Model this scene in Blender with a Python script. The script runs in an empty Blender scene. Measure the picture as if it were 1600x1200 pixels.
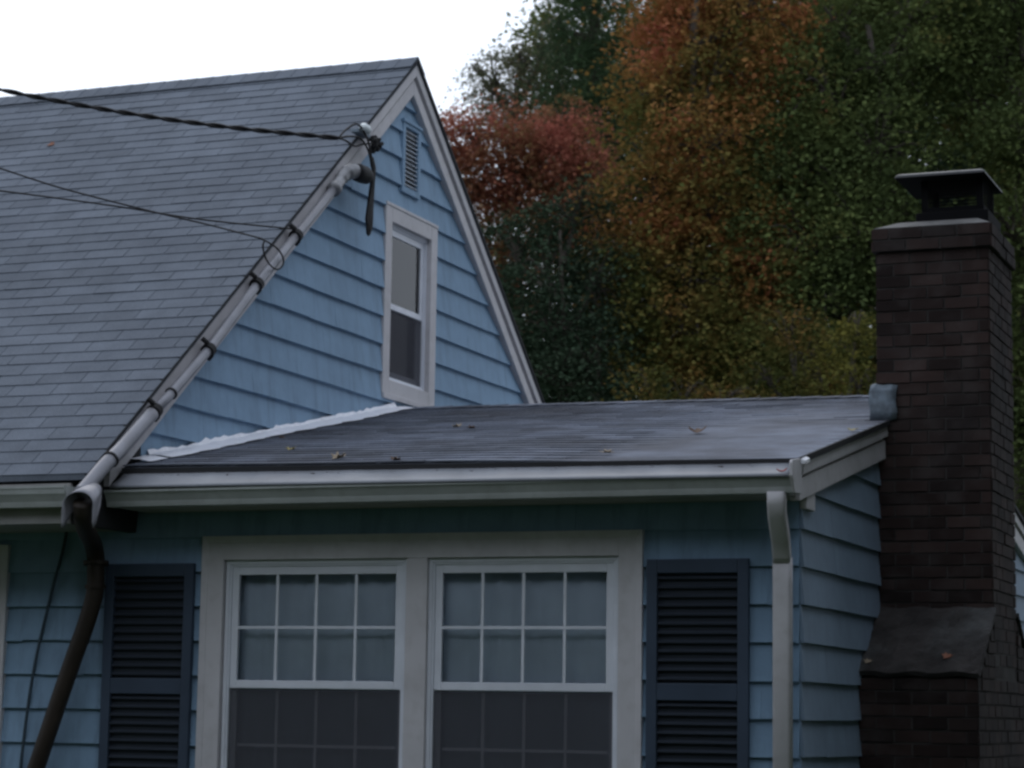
import bpy, math, random
import numpy as np
from mathutils import Vector, Matrix

S = bpy.context.scene
C = S.collection
rad = math.radians

# ------------------------------------------------------------------ camera
CAM_LOC = Vector((0.0, -12.0, 1.6))
F_PX, YAW, PITCH, ROLL = 3673.18, -0.37809579, 0.13959668, 0.01504804
_f = Vector((math.sin(YAW)*math.cos(PITCH), math.cos(YAW)*math.cos(PITCH), math.sin(PITCH)))
_r = Vector((math.cos(YAW), -math.sin(YAW), 0))
_u = _r.cross(_f)
_c, _s = math.cos(ROLL), math.sin(ROLL)
RT, UP, FW = _c*_r + _s*_u, -_s*_r + _c*_u, _f
cd = bpy.data.cameras.new('camera')
cam = bpy.data.objects.new('camera', cd)
C.objects.link(cam)
cam.matrix_world = Matrix(((RT.x, UP.x, -FW.x, CAM_LOC.x), (RT.y, UP.y, -FW.y, CAM_LOC.y),
                           (RT.z, UP.z, -FW.z, CAM_LOC.z), (0, 0, 0, 1)))
cd.sensor_width = 36.0
cd.lens = F_PX/1600*36
cd.clip_end = 2000
cd.clip_start = 0.1
cd.dof.use_dof = True
cd.dof.focus_distance = 13.6
cd.dof.aperture_fstop = 4.0
S.camera = cam

def at(px, py, Y):
    """world point at depth Y on the sight line used when surveying the photograph (1600x1200 px)"""
    d = RT*((px-800)/F_PX) + UP*((600-py)/F_PX) + FW
    return CAM_LOC + d*((Y-CAM_LOC.y)/d.y)

# ------------------------------------------------------------------ light: overcast dusk
SUN_EL, SUN_AZ = rad(38), rad(35)      # azimuth measured from +Y towards -X (behind the house, to the left)
w = bpy.data.worlds.new('World')
S.world = w
w.use_nodes = True
nt = w.node_tree
nt.nodes.clear()
out = nt.nodes.new('ShaderNodeOutputWorld')
bg = nt.nodes.new('ShaderNodeBackground')
sky = nt.nodes.new('ShaderNodeTexSky')
sky.sky_type = 'NISHITA'
sky.sun_disc = False
sky.sun_elevation = SUN_EL
sky.sun_rotation = -SUN_AZ
hs = nt.nodes.new('ShaderNodeHueSaturation')
hs.inputs['Saturation'].default_value = 0.45
mx = nt.nodes.new('ShaderNodeMix')
mx.data_type = 'RGBA'
mx.inputs['Factor'].default_value = 0.72
mx.inputs['B'].default_value = (8.4, 9.3, 10.8, 1)      # even cloud cover
nt.links.new(sky.outputs[0], hs.inputs['Color'])
nt.links.new(hs.outputs[0], mx.inputs['A'])
nt.links.new(mx.outputs['Result'], bg.inputs[0])
bg.inputs[1].default_value = 0.13
nt.links.new(bg.outputs[0], out.inputs[0])
sl = bpy.data.lights.new('sun', 'SUN')
sl.energy = 0.5
sl.angle = rad(40)
sl.color = (1, 0.95, 0.9)
so = bpy.data.objects.new('sun', sl)
C.objects.link(so)
sd = Vector((-math.sin(SUN_AZ)*math.cos(SUN_EL), math.cos(SUN_AZ)*math.cos(SUN_EL), math.sin(SUN_EL)))
so.rotation_euler = sd.to_track_quat('Z', 'Y').to_euler()
S.view_settings.view_transform = 'Standard'
S.view_settings.look = 'None'
S.view_settings.gamma = 1
S.view_settings.exposure = 0.0
S.cycles.filter_width = 2.7
S.cycles.max_bounces = 6
S.cycles.transparent_max_bounces = 12

# ------------------------------------------------------------------ materials
MATS = {}
def mat(name, col, rough=0.8, metal=0.0, spec=0.3, island=0.0, noise=None, bump=None, streak=None, spots=None):
    """procedural principled material; island = per-piece brightness spread; noise=(scale, amount, tint);
    streak=(scale, amount, axis); bump=(scale, strength, distance)"""
    if name in MATS: return MATS[name]
    m = bpy.data.materials.new(name)
    m.use_nodes = True
    n = m.node_tree.nodes; L = m.node_tree.links
    b = n['Principled BSDF']
    b.inputs['Roughness'].default_value = rough
    b.inputs['Metallic'].default_value = metal
    b.inputs['Specular IOR Level'].default_value = spec
    tc = n.new('ShaderNodeTexCoord')
    rgb = n.new('ShaderNodeRGB'); rgb.outputs[0].default_value = (*col, 1)
    cur = rgb.outputs[0]
    def mul(cur, fac_socket, lo, hi):
        mr = n.new('ShaderNodeMapRange'); mr.inputs['To Min'].default_value = lo; mr.inputs['To Max'].default_value = hi
        L.new(fac_socket, mr.inputs['Value'])
        v = n.new('ShaderNodeVectorMath'); v.operation = 'SCALE'
        L.new(cur, v.inputs[0]); L.new(mr.outputs[0], v.inputs['Scale'])
        return v.outputs[0]
    if island:
        g = n.new('ShaderNodeNewGeometry')
        cur = mul(cur, g.outputs['Random Per Island'], 1-island, 1+island)
    if noise:
        for sc, am, tint in (noise if isinstance(noise, list) else [noise]):
            t = n.new('ShaderNodeTexNoise'); t.inputs['Scale'].default_value = sc; t.inputs['Detail'].default_value = 5
            L.new(tc.outputs['Object'], t.inputs['Vector'])
            if tint is None:
                mr = n.new('ShaderNodeMapRange'); mr.inputs['From Min'].default_value = .3; mr.inputs['From Max'].default_value = .7
                L.new(t.outputs[0], mr.inputs[0])
                cur = mul(cur, mr.outputs[0], 1-am, 1+am)
            else:
                mr = n.new('ShaderNodeMapRange'); mr.inputs['From Min'].default_value = .48; mr.inputs['From Max'].default_value = .72
                mr.inputs['To Max'].default_value = am
                L.new(t.outputs[0], mr.inputs[0])
                mi = n.new('ShaderNodeMix'); mi.data_type = 'RGBA'
                L.new(mr.outputs[0], mi.inputs['Factor']); L.new(cur, mi.inputs['A']); mi.inputs['B'].default_value = (*tint, 1)
                cur = mi.outputs['Result']
    if streak:
        sc, am, tint = streak
        mp = n.new('ShaderNodeMapping'); mp.inputs['Scale'].default_value = sc
        L.new(tc.outputs['Object'], mp.inputs['Vector'])
        t = n.new('ShaderNodeTexNoise'); t.inputs['Scale'].default_value = 1; t.inputs['Detail'].default_value = 6
        t.inputs['Roughness'].default_value = .7
        L.new(mp.outputs[0], t.inputs['Vector'])
        mr = n.new('ShaderNodeMapRange'); mr.inputs['From Min'].default_value = .5; mr.inputs['From Max'].default_value = .75
        mr.inputs['To Max'].default_value = am
        L.new(t.outputs[0], mr.inputs[0])
        mi = n.new('ShaderNodeMix'); mi.data_type = 'RGBA'
        L.new(mr.outputs[0], mi.inputs['Factor']); L.new(cur, mi.inputs['A']); mi.inputs['B'].default_value = (*tint, 1)
        cur = mi.outputs['Result']
    L.new(cur, b.inputs['Base Color'])
    if bump:
        t = n.new('ShaderNodeTexNoise'); t.inputs['Scale'].default_value = bump[0]; t.inputs['Detail'].default_value = 4
        L.new(tc.outputs['Object'], t.inputs['Vector'])
        bp = n.new('ShaderNodeBump'); bp.inputs['Strength'].default_value = bump[1]; bp.inputs['Distance'].default_value = bump[2]
        L.new(t.outputs[0], bp.inputs['Height']); L.new(bp.outputs[0], b.inputs['Normal'])
    MATS[name] = m
    return m

M_SIDING = mat('blue_shingle_paint', (.235, .352, .482), .75, island=.035, noise=[(1.3, .08, None), (9, .05, None)],
               streak=((11, 11, .7), .5, (.11, .155, .20)), bump=(60, .25, .004))
M_SIDING2 = mat('greyer_blue_shingle_paint', (.245, .325, .42), .75, island=.035, noise=[(1.3, .08, None), (9, .05, None)],
               streak=((14, 14, 1.0), .25, (.13, .16, .18)), bump=(60, .25, .004))  # greyer blue than the main siding, on the wing's end wall
M_TRIM = mat('white_trim_paint', (.58, .56, .575), .6, noise=[(3, .07, None), (14, .25, (.36, .34, .32))], bump=(40, .1, .002))
M_ROOF = mat('grey_asphalt_shingle', (.136, .154, .184), .95, island=.11,
             noise=[(.7, .10, None), (5, .10, None), (160, .22, None)], streak=((1.2, .6, .6), .3, (.075, .085, .11)), bump=(220, .5, .003))
M_ROOF2 = mat('worn_asphalt_shingle', (.165, .182, .225), .95, island=.28,
              noise=[(.9, .65, (.055, .052, .056)), (3.5, .4, (.08, .075, .08)), (6, .14, None), (160, .22, None)], streak=((.55, 1.6, 1.6), .85, (.05, .053, .06)), bump=(220, .5, .003))
M_ROOFEDGE = mat('roof_felt_and_eave_shade', (.03, .03, .032), .9)  # felt at the roof edges; also paints shade onto the eave's closing board
M_GUTTER = mat('gutter_paint', (.38, .40, .385), .5, noise=[(4, .10, None), (17, .3, (.25, .25, .22))])
M_GUARD = mat('weathered_gutter_guard', (.24, .25, .275), .5, noise=[(5, .12, None), (20, .2, (.15, .145, .14))])
M_SOFFIT = mat('soffit_paint', (.35, .34, .33), .8, noise=(5, .1, None))
M_SHUT = mat('navy_shutter_paint', (.045, .064, .096), .55, noise=(4, .12, None))
M_BRICK = mat('dark_brick', (.036, .022, .019), .95, island=.5, noise=[(3, .25, None), (1.6, .6, (.018, .016, .016)), (6, .3, (.10, .09, .086))], bump=(70, .5, .006))
M_MORTAR = mat('old_mortar', (.058, .052, .049), .95, noise=[(5, .3, None)], bump=(90, .5, .004))
M_CROWN = mat('mortar_crown', (.17, .165, .16), .9, noise=[(8, .3, None)], bump=(30, .4, .01))
M_BLACK = mat('black_metal', (.008, .008, .010), .32, metal=.0, spec=.42, noise=(8, .2, None))
M_SOOT = mat('sooty_black_metal', (.007, .007, .008), .85, spec=.12)
M_RUBBER = mat('black_rubber', (.014, .013, .014), .65, noise=(20, .2, None))
M_LEAD = mat('lead_flashing', (.17, .205, .24), .5, metal=.3, noise=[(9, .4, None), (22, .5, (.08, .085, .09))], bump=(14, .6, .01))
M_ALU = mat('crinkled_aluminium_tape', (.9, .9, .95), .4, metal=.0, noise=[(25, .2, (.55, .52, .53))], bump=(18, .8, .012))
M_PIPE = mat('grey_conduit', (.25, .25, .275), .42, metal=.3, noise=[(6, .16, None), (20, .3, (.25, .23, .23))])
M_BROWN = mat('dark_brown_pipe', (.035, .026, .02), .6, noise=(7, .25, None))
M_CERAMIC = mat('white_porcelain', (.7, .75, .75), .25, spec=.6)
M_SASH = mat('white_vinyl_sash', (.74, .76, .82), .4, noise=(6, .06, None))
M_CURTAIN = mat('sheer_curtain', (.80, .90, .97), .9, noise=(3, .10, None))
M_BLIND = mat('cream_blind', (.60, .60, .54), .7, noise=(3, .06, None))
M_DRAPE = mat('olive_drape', (.20, .20, .13), .9, noise=(6, .2, None))
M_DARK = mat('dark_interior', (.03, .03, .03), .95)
M_CONC = mat('foundation_concrete', (.22, .21, .2), .9, noise=(4, .2, None), bump=(30, .4, .01))
M_GRASS = mat('lawn', (.035, .06, .02), 1, noise=[(.6, .3, None), (6, .5, (.05, .05, .015))], bump=(40, .8, .05))
M_BARK = mat('tree_bark', (.06, .05, .04), .95, noise=(8, .3, None), bump=(20, .8, .03))

def glass_mat():
    m = bpy.data.materials.new('window_glass'); m.use_nodes = True
    n = m.node_tree.nodes; L = m.node_tree.links; n.clear()
    o = n.new('ShaderNodeOutputMaterial'); mi = n.new('ShaderNodeMixShader'); fr = n.new('ShaderNodeFresnel')
    fr.inputs['IOR'].default_value = 1.5
    t = n.new('ShaderNodeBsdfTransparent'); g = n.new('ShaderNodeBsdfGlossy'); g.inputs['Roughness'].default_value = .02
    t.inputs[0].default_value = (.97, .98, 1, 1)
    L.new(fr.outputs[0], mi.inputs[0]); L.new(t.outputs[0], mi.inputs[1]); L.new(g.outputs[0], mi.inputs[2]); L.new(mi.outputs[0], o.inputs[0])
    return m
def screen_mat():
    m = bpy.data.materials.new('insect_screen_mesh'); m.use_nodes = True
    n = m.node_tree.nodes; L = m.node_tree.links; n.clear()
    o = n.new('ShaderNodeOutputMaterial'); mi = n.new('ShaderNodeMixShader'); mi.inputs[0].default_value = .46
    t = n.new('ShaderNodeBsdfTransparent'); d = n.new('ShaderNodeBsdfDiffuse'); d.inputs[0].default_value = (.10, .10, .115, 1)
    L.new(t.outputs[0], mi.inputs[1]); L.new(d.outputs[0], mi.inputs[2]); L.new(mi.outputs[0], o.inputs[0])
    return m
M_GLASS, M_SCREEN = glass_mat(), screen_mat()

def leaf_mat(name, stops, patch=.5, scale=.35, trans=.3, zg=None):
    """leaf colours: a ramp driven by per-leaf random plus patches of turned foliage"""
    m = bpy.data.materials.new(name); m.use_nodes = True
    n = m.node_tree.nodes; L = m.node_tree.links; n.clear()
    o = n.new('ShaderNodeOutputMaterial')
    g = n.new('ShaderNodeNewGeometry'); tc = n.new('ShaderNodeTexCoord')
    t = n.new('ShaderNodeTexNoise'); t.inputs['Scale'].default_value = scale; t.inputs['Detail'].default_value = 3
    L.new(tc.outputs['Object'], t.inputs['Vector'])
    mr = n.new('ShaderNodeMapRange'); mr.inputs['From Min'].default_value = .28; mr.inputs['From Max'].default_value = .72
    L.new(t.outputs[0], mr.inputs[0])
    asp = n.new('ShaderNodeAttribute'); asp.attribute_name = 'spray'
    lf = n.new('ShaderNodeMix'); lf.inputs['Factor'].default_value = .68          # leaves of one spray turn together
    L.new(g.outputs['Random Per Island'], lf.inputs['A']); L.new(asp.outputs['Fac'], lf.inputs['B'])
    mi = n.new('ShaderNodeMix'); mi.inputs['Factor'].default_value = patch
    L.new(lf.outputs[0], mi.inputs['A']); L.new(mr.outputs[0], mi.inputs['B'])
    cr = n.new('ShaderNodeValToRGB')
    el = cr.color_ramp.elements
    for i, (p, c) in enumerate(stops):
        e = el[i] if i < 2 else el.new(p)
        e.position = p; e.color = (*c, 1)
    src = mi.outputs['Result']
    if zg:                                             # crowns turn from the top down
        sp = n.new('ShaderNodeSeparateXYZ'); L.new(tc.outputs['Object'], sp.inputs[0])
        ma = n.new('ShaderNodeMath'); ma.operation = 'SUBTRACT'; L.new(sp.outputs['Z'], ma.inputs[0]); ma.inputs[1].default_value = zg[0]
        mb_ = n.new('ShaderNodeMath'); mb_.operation = 'MULTIPLY_ADD'; L.new(ma.outputs[0], mb_.inputs[0]); mb_.inputs[1].default_value = zg[1]
        L.new(src, mb_.inputs[2]); src = mb_.outputs[0]
    L.new(src, cr.inputs[0])
    d = n.new('ShaderNodeBsdfDiffuse'); tr = n.new('ShaderNodeBsdfTranslucent'); ms = n.new('ShaderNodeMixShader')
    ms.inputs[0].default_value = trans
    L.new(cr.outputs[0], d.inputs[0]); L.new(cr.outputs[0], tr.inputs[0])
    L.new(d.outputs[0], ms.inputs[1]); L.new(tr.outputs[0], ms.inputs[2]); L.new(ms.outputs[0], o.inputs[0])
    return m

# ------------------------------------------------------------------ mesh helpers
class MB:
    def __init__(s): s.v = []; s.f = []; s.smooth = False
    def add(s, vs, fs):
        o = len(s.v); s.v.extend(tuple(p) for p in vs); s.f.extend(tuple(i+o for i in f) for f in fs)
    def box(s, x0, x1, y0, y1, z0, z1):
        s.add([(x0,y0,z0),(x1,y0,z0),(x1,y1,z0),(x0,y1,z0),(x0,y0,z1),(x1,y0,z1),(x1,y1,z1),(x0,y1,z1)],
              [(0,3,2,1),(4,5,6,7),(0,1,5,4),(1,2,6,5),(2,3,7,6),(3,0,4,7)])
    def prism(s, a, b):
        """a, b: two matching loops of 3-D points"""
        k = len(a)
        s.add(list(a)+list(b), [tuple(range(k-1,-1,-1)), tuple(range(k,2*k))] + [(i,(i+1)%k,k+(i+1)%k,k+i) for i in range(k)])
    def prism_x(s, prof, x0, x1): s.prism([(x0,y,z) for y,z in prof], [(x1,y,z) for y,z in prof])
    def tube(s, pts, r, n=10, cap=True):
        pts = [Vector(p) for p in pts]
        rs = r if isinstance(r, (list, tuple)) else [r]*len(pts)
        up = None; rings = []
        for i, p in enumerate(pts):
            t = ((pts[min(i+1, len(pts)-1)]-pts[max(i-1, 0)])).normalized()
            if up is None:
                up = t.orthogonal().normalized()
            up = (up - t*up.dot(t)).normalized(); sd_ = t.cross(up)
            rings.append([p + (up*math.cos(2*math.pi*k/n) + sd_*math.sin(2*math.pi*k/n))*rs[i] for k in range(n)])
        vs = [q for ring in rings for q in ring]; fs = []
        for i in range(len(pts)-1):
            for k in range(n):
                fs.append((i*n+k, i*n+(k+1)%n, (i+1)*n+(k+1)%n, (i+1)*n+k))
        if cap: fs += [tuple(range(n-1,-1,-1)), tuple((len(pts)-1)*n+k for k in range(n))]
        s.add(vs, fs)
    def sweep(s, pts, prof, ax):
        """rectangular duct: prof = [(a,b)..] in (ax, normal) frame"""
        pts = [Vector(p) for p in pts]; ax = Vector(ax).normalized(); rings = []
        for i, p in enumerate(pts):
            t = (pts[min(i+1, len(pts)-1)]-pts[max(i-1, 0)]).normalized()
            nn = t.cross(ax).normalized()
            rings.append([p + ax*a + nn*b for a, b in prof])
        k = len(prof); vs = [q for r in rings for q in r]
        fs = [(i*k+j, i*k+(j+1)%k, (i+1)*k+(j+1)%k, (i+1)*k+j) for i in range(len(pts)-1) for j in range(k)]
        fs += [tuple(range(k-1,-1,-1)), tuple((len(pts)-1)*k+j for j in range(k))]
        s.add(vs, fs)
    def build(s, name, material, parent=None, smooth=False, bevel=0, solid=0):
        me = bpy.data.meshes.new(name)
        me.from_pydata(s.v, [], s.f); me.update()
        me.materials.append(material)
        if smooth: me.polygons.foreach_set('use_smooth', [True]*len(me.polygons))
        o = bpy.data.objects.new(name, me); C.objects.link(o)
        if parent is not None:
            o.parent = parent
            if parent.type == 'EMPTY': o.matrix_parent_inverse = Matrix.Translation(-parent.location)
        if solid:
            md = o.modifiers.new('t', 'SOLIDIFY'); md.thickness = solid; md.offset = 0
        if bevel:
            md = o.modifiers.new('b', 'BEVEL'); md.width = bevel; md.segments = 2; md.limit_method = 'ANGLE'
        return o

def thing(name, label, cat, loc, group=None):
    o = bpy.data.objects.new(name, None); C.objects.link(o)
    o.location = loc; o.empty_display_size = .2
    return tag(o, label, cat, group)
def tag(o, label, cat, group=None):
    o['label'] = label; o['category'] = cat
    if group: o['group'] = group
    return o

def clip(poly, a, b, c):
    """keep the part of a 2-D polygon where a*u+b*v <= c"""
    r = []
    for i, p in enumerate(poly):
        q = poly[(i+1) % len(poly)]
        dp, dq = a*p[0]+b*p[1]-c, a*q[0]+b*q[1]-c
        if dp <= 0: r.append(p)
        if (dp < 0 < dq) or (dq < 0 < dp):
            t = dp/(dp-dq); r.append((p[0]+(q[0]-p[0])*t, p[1]+(q[1]-p[1])*t))
    return r
def minus(rects, h):
    res = []
    for u0, u1, v0, v1 in rects:
        a0, a1, b0, b1 = h
        if a0 >= u1 or a1 <= u0 or b0 >= v1 or b1 <= v0: res.append((u0,u1,v0,v1)); continue
        if u0 < a0: res.append((u0, a0, v0, v1))
        if a1 < u1: res.append((a1, u1, v0, v1))
        m0, m1 = max(u0, a0), min(u1, a1)
        if v0 < b0: res.append((m0, m1, v0, b0))
        if b1 < v1: res.append((m0, m1, b1, v1))
    return res

def shingle_wall(mb, u0, u1, z0, z1, butt, pitch, holes, planes, P, rng, wr=(.22, .46), t=.026):
    """courses of wooden shingles, thick at the butt; P(u,z,d) maps to the wall"""
    k0 = math.floor((z0-butt)/pitch); k = k0
    while butt+k*pitch < z1:
        zb, zt = butt+k*pitch, butt+(k+1)*pitch + .012
        u = u0 - rng.random()*.3
        while u < u1:
            wd = rng.uniform(*wr)
            dz = rng.gauss(0, .0018); dt = rng.uniform(-.0012, .0012)
            rects = [(max(u, u0)+.0005, min(u+wd, u1)-.0005, max(zb+dz, z0), min(zt, z1))]
            u += wd
            if rects[0][1]-rects[0][0] < .004 or rects[0][3]-rects[0][2] < .004: continue
            for h in holes: rects = minus(rects, h)
            for r in rects:
                poly = [(r[0], r[2]), (r[1], r[2]), (r[1], r[3]), (r[0], r[3])]
                for pl in planes:
                    if len(poly) > 2: poly = clip(poly, *pl)
                if len(poly) < 3: continue
                dep = lambda z: max(.001, (t+dt)*(1-(z-zb)/pitch) + .003)
                mb.prism([P(a, z, 0) for a, z in poly], [P(a, z, dep(z)) for a, z in poly])
        k += 1

def tab_roof(mb, length, slope_len, expo, tab, P, rng, t=.006, jit=.004):
    """three-tab shingles: P(u, v, h): u along the eave, v down the slope from the ridge, h above the deck"""
    n = int(math.ceil(slope_len/expo))
    for k in range(n):
        v1 = slope_len - k*expo; v0 = max(v1-expo-.012, 0)
        if v1 < .02: break
        dv = rng.gauss(0, .0018)
        u = -rng.random()*tab*.2 - (tab/2 if k % 2 else 0)
        while u < length:
            a, b = max(u+.0028, 0), min(u+tab-.0028, length)
            d1, d2 = dv+rng.gauss(0, .0012), dv+rng.gauss(0, .0012)
            lift = t+abs(rng.gauss(0, .0012))
            u += tab
            if b-a < .02: continue
            mb.prism([P(a,v0,.0005), P(b,v0,.0005), P(b,min(v1+d2,slope_len+.01),.0005), P(a,min(v1+d1,slope_len+.01),.0005)],
                     [P(a,v0,.0015), P(b,v0,.0015), P(b,min(v1+d2,slope_len+.01),lift), P(a,min(v1+d1,slope_len+.01),lift)])

rng = random.Random(7)

# ------------------------------------------------------------------ ground
g = MB()
N = 40
for i in range(N+1):
    for j in range(N+1):
        x, y = -300+600*i/N, -150+600*j/N
        g.v.append((x, y, -.02 + (0 if abs(x) < 40 and abs(y) < 40 else .3*math.sin(x*.05)*math.cos(y*.04))))
g.f = [(i*(N+1)+j, (i+1)*(N+1)+j, (i+1)*(N+1)+j+1, i*(N+1)+j+1) for i in range(N) for j in range(N)]
go = g.build('ground', M_GRASS); go['kind'] = 'structure'

# ------------------------------------------------------------------ house
XG, XW = -7.13, -3.13            # gable wall of the main block, end wall of the wing
RY, RZ, SL = 3.72, 6.474, .813   # main ridge and slope
EY = -.68                        # main eave
XL = -14.0
house = thing('house', 'pale blue shingled house with steep grey roof and low right wing', 'house', (-7, 3.7, 0))

def zr(y): return RZ - SL*abs(y-RY)          # main roof surface
# --- front wall (main block and wing are flush)
W2 = (-6.66, -3.985, .85, 2.592)             # big window, casing outline
W3 = (-9.35, -7.975, .85, 2.56)              # window at the left edge
mb = MB()
shingle_wall(mb, XL, XW, .5, 2.76, 1.595, .1985, [(W2[0]+.02, W2[1]-.02, W2[2]+.02, W2[3]-.02), (W3[0]+.02, W3[1]-.02, W3[2]+.02, W3[3]-.02)], [],
             lambda u, z, d: (u, -d, z), rng)
mb.build('shingle_wall', M_SIDING, house)
# --- gable wall
HG = (3.35, 4.27, 3.91, 5.28); HV = (3.63, 3.90, 5.48, 5.97)
mb = MB()
shingle_wall(mb, 0, 7.54, 2.6, 6.4, 3.225, .2055, [HG, HV], [(-SL, 1, RZ-.1-SL*RY), (SL, 1, RZ-.1+SL*RY)],
             lambda u, z, d: (XG+d, u, z), rng, wr=(.3, .62))
mb.build('shingle_wall', M_SIDING, house)
# --- end wall of the wing
def wr_(y): return 3.775 - (.216 if y < 3.67 else .205)*abs(y-3.67)     # wing roof line at the right end
mb = MB()
shingle_wall(mb, 0, 7.3, .5, 3.75, 1.595, .1985, [], [(-.216, 1, 3.775-.08-.216*3.67), (.205, 1, 3.775-.08+.205*3.67)],
             lambda u, z, d: (XW+d, u, z), rng, wr=(.5, .9), t=.020)
mb.build('shingle_wall', M_SIDING2, house)
# --- sheathing, back walls and foundation
mb = MB()
for x0, x1, z0, z1 in minus(minus([(XL, XW-.002, .45, 2.8)], (W2[0]+.1, W2[1]-.1, W2[2]+.1, W2[3]-.1)), (W3[0]+.1, W3[1]-.1, W3[2]+.1, W3[3]-.1)):
    mb.box(x0, x1, 0.0, .12, z0, z1)
for y0, y1, z0, z1 in minus([(.12, 7.4, 2.5, 6.2)], (HG[0]+.08, HG[1]-.08, HG[2]+.08, HG[3]-.08)):
    poly = [(y0, z0), (y1, z0), (y1, z1), (y0, z1)]
    for pl in [(-SL, 1, RZ-.12-SL*RY), (SL, 1, RZ-.12+SL*RY)]:
        if len(poly) > 2: poly = clip(poly, *pl)
    if len(poly) > 2: mb.prism_x(poly, XG-.12, XG)
mb.prism_x([(.12, .45), (7.3, .45), (7.3, 2.9), (3.67, 3.66), (.12, 2.9)], XW-.12, XW-.001)
mb.box(XL, XW-.002, 7.42, 7.54, .45, 2.8)
mb.prism_x([(0, .45), (7.54, .45), (7.54, 3.2), (RY, 6.3), (0, 3.2)], XL, XL+.1)
mb.build('sheathing', M_SOFFIT, house)
mb = MB(); mb.box(XL+.02, XW-.03, .03, 7.5, -.1, .46); mb.build('foundation', M_CONC, house)
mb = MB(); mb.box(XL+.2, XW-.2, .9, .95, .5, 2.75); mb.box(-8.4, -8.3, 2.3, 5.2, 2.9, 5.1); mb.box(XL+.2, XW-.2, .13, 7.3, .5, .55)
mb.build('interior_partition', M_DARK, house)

# --- main roof
XR = -7.045
mb = MB()
th = .03
mb.prism_x([(EY, zr(EY)), (RY, RZ), (7.54+.62, zr(8.16)), (8.16, zr(8.16)-th), (RY, RZ-th*1.25), (EY, zr(EY)-th)], XL-.1, XR-.004)
cs = math.cos(math.atan(SL)); sn = math.sin(math.atan(SL))
slen = (RY-EY)/cs
def PM(u, v, h):
    return (XR-u, RY-v*cs - h*sn, RZ - v*sn + h*cs + .001)
tab_roof(mb, 7.0, slen, .1275, .312, PM, rng)
rf = mb.build('roof', M_ROOF, house)
mb = MB()
k = 0; x = XR+.003
while x > XL:                                          # ridge caps
    h = .005
    a, b = x, x-.17
    for sgn in (-1, 1):
        mb.prism([(a, RY, RZ+h+.012), (a, RY+sgn*.13, RZ+h+.012-.13*SL), (b, RY+sgn*.13, RZ+.012-.13*SL), (b, RY, RZ+.012)],
                 [(a, RY, RZ+h+.020), (a, RY+sgn*.135, RZ+h+.019-.13*SL), (b, RY+sgn*.135, RZ+.020-.13*SL), (b, RY, RZ+.021)])
    x -= .145
mb.build('ridge_cap', M_ROOF, rf)
# dark edge of the roof covering along the gable
mb = MB()
for sgn in (-1, 1):
    ye = EY if sgn < 0 else 8.16
    q = lambda y, o: (y, zr(y)-o)
    mb.prism_x([q(RY, -.004), q(ye, -.004), q(ye, .010 if sgn < 0 else .026), q(RY, .014 if sgn < 0 else .034)][::sgn], XR-.02, XR+.006)
mb.build('drip_edge', M_ROOFEDGE, rf)

def rake(mb, ridge, end, off0, off1, x0, x1, slope):
    """board following a rake, off0..off1 below the roof line (vertical)"""
    (yr, z_r), ye = ridge, end
    ze = z_r - slope*abs(ye-yr)
    mb.prism_x([(yr, z_r-off0), (ye, ze-off0), (ye, ze-off1), (yr, z_r-off1)], x0, x1)
for ye in (-.40, 8.1):
    mb = MB()
    rake(mb, (RY, RZ), ye, .014 if ye < 0 else .034, .125, XG+.001, XR-.008, SL)
    rake(mb, (RY, RZ), ye, .125, .15, XG+.001, XR-.042, SL)
    rake(mb, (RY, RZ), ye, .15, .27, XG+.001, XR-.028, SL)
    mb.build('rake_board', M_TRIM, house, bevel=.004)

# --- main eave: soffit, fascia, gutter
mb = MB()
mb.box(XL, XG-.03, EY+.03, -.02, 2.63, 2.65)
mb.box(XL, XG-.03, EY+.005, EY+.03, 2.625, 2.85)
mb.build('soffit', M_SOFFIT, house)
mb = MB()
mb.prism_x([(EY+.03, 2.62), (-.01, 2.62), (-.01, 3.3), (EY+.03, 2.83)], XG-.028, XG+.02)       # closing board of the eave, near-black to paint in the shade there
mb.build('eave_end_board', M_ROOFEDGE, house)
def gutter(name, x0, x1, yb, zt, zb, depth, material, guard_from=None):
    """K-style profile: back at yb, front at yb-depth"""
    yf = yb-depth
    prof = [(yb, zt), (yb, zb), (yf+.035, zb), (yf+.030, zb+.018), (yf+.028, zb+.030), (yf+.020, zb+.045), (yf+.012, zb+.06),
            (yf+.004, zb+.072), (yf, zt-.016), (yf-.004, zt-.012), (yf-.004, zt), (yf+.006, zt), (yf+.012, zt-.02), (yf+.04, zb+.008), (yb-.004, zb+.006), (yb-.004, zt)]
    mb = MB(); mb.prism_x(prof, x0, x1)
    return mb.build(name, material, house)
gm = gutter('gutter', XL, -7.125, EY, 2.825, 2.71, .11, M_GUTTER)
mb = MB(); mb.prism_x([(EY, 2.825), (EY, 2.71), (EY-.075, 2.71), (EY-.11, 2.80), (EY-.114, 2.826)], -7.123, -7.117); mb.build('end_cap', M_GUTTER, gm)

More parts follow.
